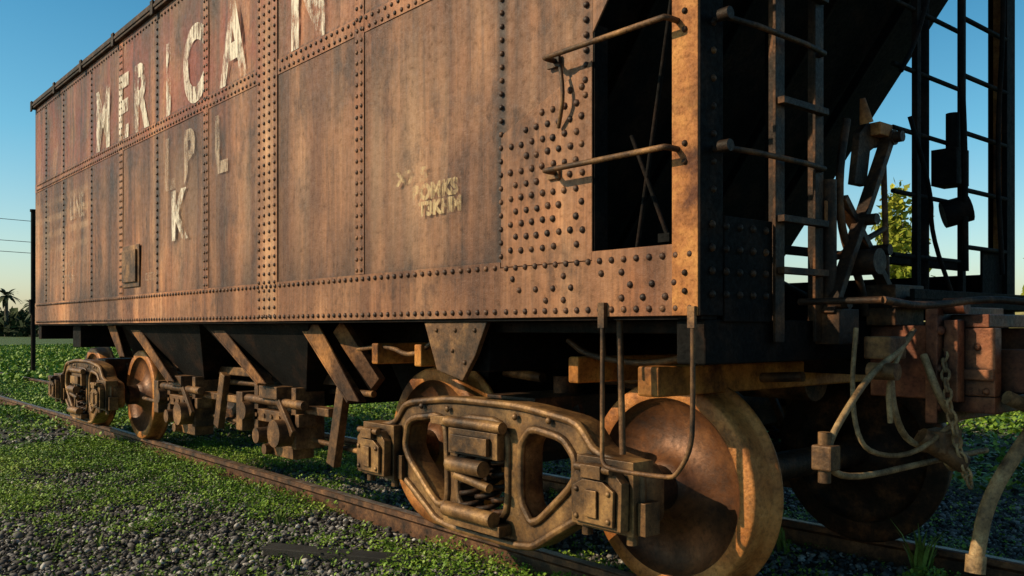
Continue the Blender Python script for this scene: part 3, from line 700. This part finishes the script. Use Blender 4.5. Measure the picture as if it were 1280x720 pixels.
def palm(x,y,h):
    e=empty('palm_tree'); b=MB(); b.cyl((x,y,-.3),(x,y,h),.28,8,.2); b.obj('trunk',M_tie,e)
    b=MB()
    for k in range(34):
        a=rng.uniform(0,6.28); up=rng.uniform(-.5,1.3); L_=rng.uniform(1.6,2.3); pts=[]
        for i in range(6):
            t=i/5; r=L_*t*math.cos(up*.8); pts.append(Vector((x+math.cos(a)*r,y+math.sin(a)*r,h+math.sin(up)*L_*t-1.1*t*t)))
        s_=Vector((-math.sin(a),math.cos(a),0))
        for i in range(5):
            w0=.28*math.sin(math.pi*(i/5*.9+.1)); w1=.28*math.sin(math.pi*((i+1)/5*.9+.1))
            b.add([pts[i]-s_*w0,pts[i]+s_*w0,pts[i+1]+s_*w1,pts[i+1]-s_*w1],[(0,1,2,3)])
    b.obj('fronds',simple('palm_green',(.04,.06,.02)),e)
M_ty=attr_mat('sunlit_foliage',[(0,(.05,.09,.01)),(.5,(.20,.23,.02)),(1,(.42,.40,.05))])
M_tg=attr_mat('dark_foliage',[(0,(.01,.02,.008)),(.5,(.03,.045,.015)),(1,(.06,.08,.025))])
tree('deciduous_tree',-19.0,38.5,7.0,2.6,M_ty,cone=True,n=3000,ls=.16)
tree('deciduous_tree',-13.0,40,4.4,2.4,M_ty,cone=True,n=2000,ls=.16)
palm(-135,25.2,5.4); palm(-150,31.5,4.6); palm(-128,27.8,4.0)
n=60000; xx=rng.uniform(-260,40,n)
yy=26+rng.normal(0,3,n)+60*sm((xx+150)/100)+30*(xx>-90)
hh=.9+1.6*vnoise(xx,yy*0,.12,44)+1.1*vnoise(xx,yy*0,.5,45); hh=np.where(xx<-110,hh*1.15,hh*.6); P=np.stack([xx,yy,rng.random(n)**.8*hh-.2],-1)
D=rng.normal(0,.45,(n,3));E=rng.normal(0,.25,(n,3)); V=np.stack([P,P+D*.5+E,P+D,P+D*.5-E],1).reshape(-1,3)
mesh_np('distant_tree_line',V,np.arange(n*4).reshape(-1,4),np.repeat(rng.random(n)*.4+.5*P[:,2]/4,4),M_tg)
b=MB(); b.cyl((-24.2,5.1,-.3),(-24.2,5.1,3.9),.055,12); b.box(-24.3,-24.14,5.02,5.2,1.4,1.75); b.cyl((-24.2,5.1,3.9),(-24.2,5.1,3.96),.075,12); b.obj('signal_post',M_dark)
for i,yp in enumerate((2,42)):
    b=MB(); b.cyl((-60,yp,-.3),(-60,yp,8.2),.16,10,.11); b.box(-60.06,-59.94,yp-1,yp+1,7.7,7.85); b.cyl((-60,yp,7.85),(-60,yp,8.05),.05); b.obj('utility_pole',M_tie)
b=MB()
for z,o in((6.6,-.9),(7.85,0),(5.9,.3)):
    pts=[(-60+o*.3,2+40*t,z-1.0*4*t*(1-t)*.4) for t in np.linspace(0,1,12)]; b.tube(pts,.018,5,0)
b.obj('power_lines',M_dark)
# ------------------------------------------------------------------ light
sd=Vector((-.55,-1,0)).normalized(); el=math.radians(31)
S=Vector((sd.x*math.cos(el),sd.y*math.cos(el),math.sin(el)))
w=bpy.data.worlds.new("World"); scene.world=w; w.use_nodes=True; nt=w.node_tree
bg=nt.nodes['Background']; sk=nt.nodes.new('ShaderNodeTexSky'); sk.sky_type='NISHITA'; sk.sun_disc=False
sk.sun_elevation=el; sk.sun_rotation=math.atan2(S.x,S.y); sk.ozone_density=1.5; sk.air_density=1.0; sk.dust_density=1.0
tcw=nt.nodes.new('ShaderNodeTexCoord'); sp=nt.nodes.new('ShaderNodeSeparateXYZ'); nt.links.new(tcw.outputs['Generated'],sp.inputs[0])
tint=ramp(nt,sp.outputs[2],[(0.0,(1.35,1.22,1.08)),(.08,(1.15,1.30,1.22)),(.20,(.62,1.20,1.24)),(.36,(.32,.98,1.12)),(.6,(.42,.56,.58))])
nt.links.new(mix(nt,1.0,sk.outputs[0],tint,'MULTIPLY'),bg.inputs[0]); bg.inputs[1].default_value=.115
l=bpy.data.lights.new('sun','SUN'); l.energy=5.0; l.angle=math.radians(.5); l.color=(1,.80,.52)
lo=bpy.data.objects.new('sun',l); link(lo); lo.rotation_euler=(-S).to_track_quat('-Z','Y').to_euler()
# ------------------------------------------------------------------ camera
cd=bpy.data.cameras.new('camera'); cd.sensor_width=36; cd.lens=1107/1280*36; cd.shift_y=.039; cd.clip_end=5000; cd.clip_start=.05
co=bpy.data.objects.new('camera',cd); link(co); co.location=(0,0,1.05); co.rotation_euler=(math.radians(90),0,math.atan2(.763,.647))
scene.camera=co
scene.view_settings.view_transform='Standard'; scene.view_settings.look='None'; scene.view_settings.exposure=0
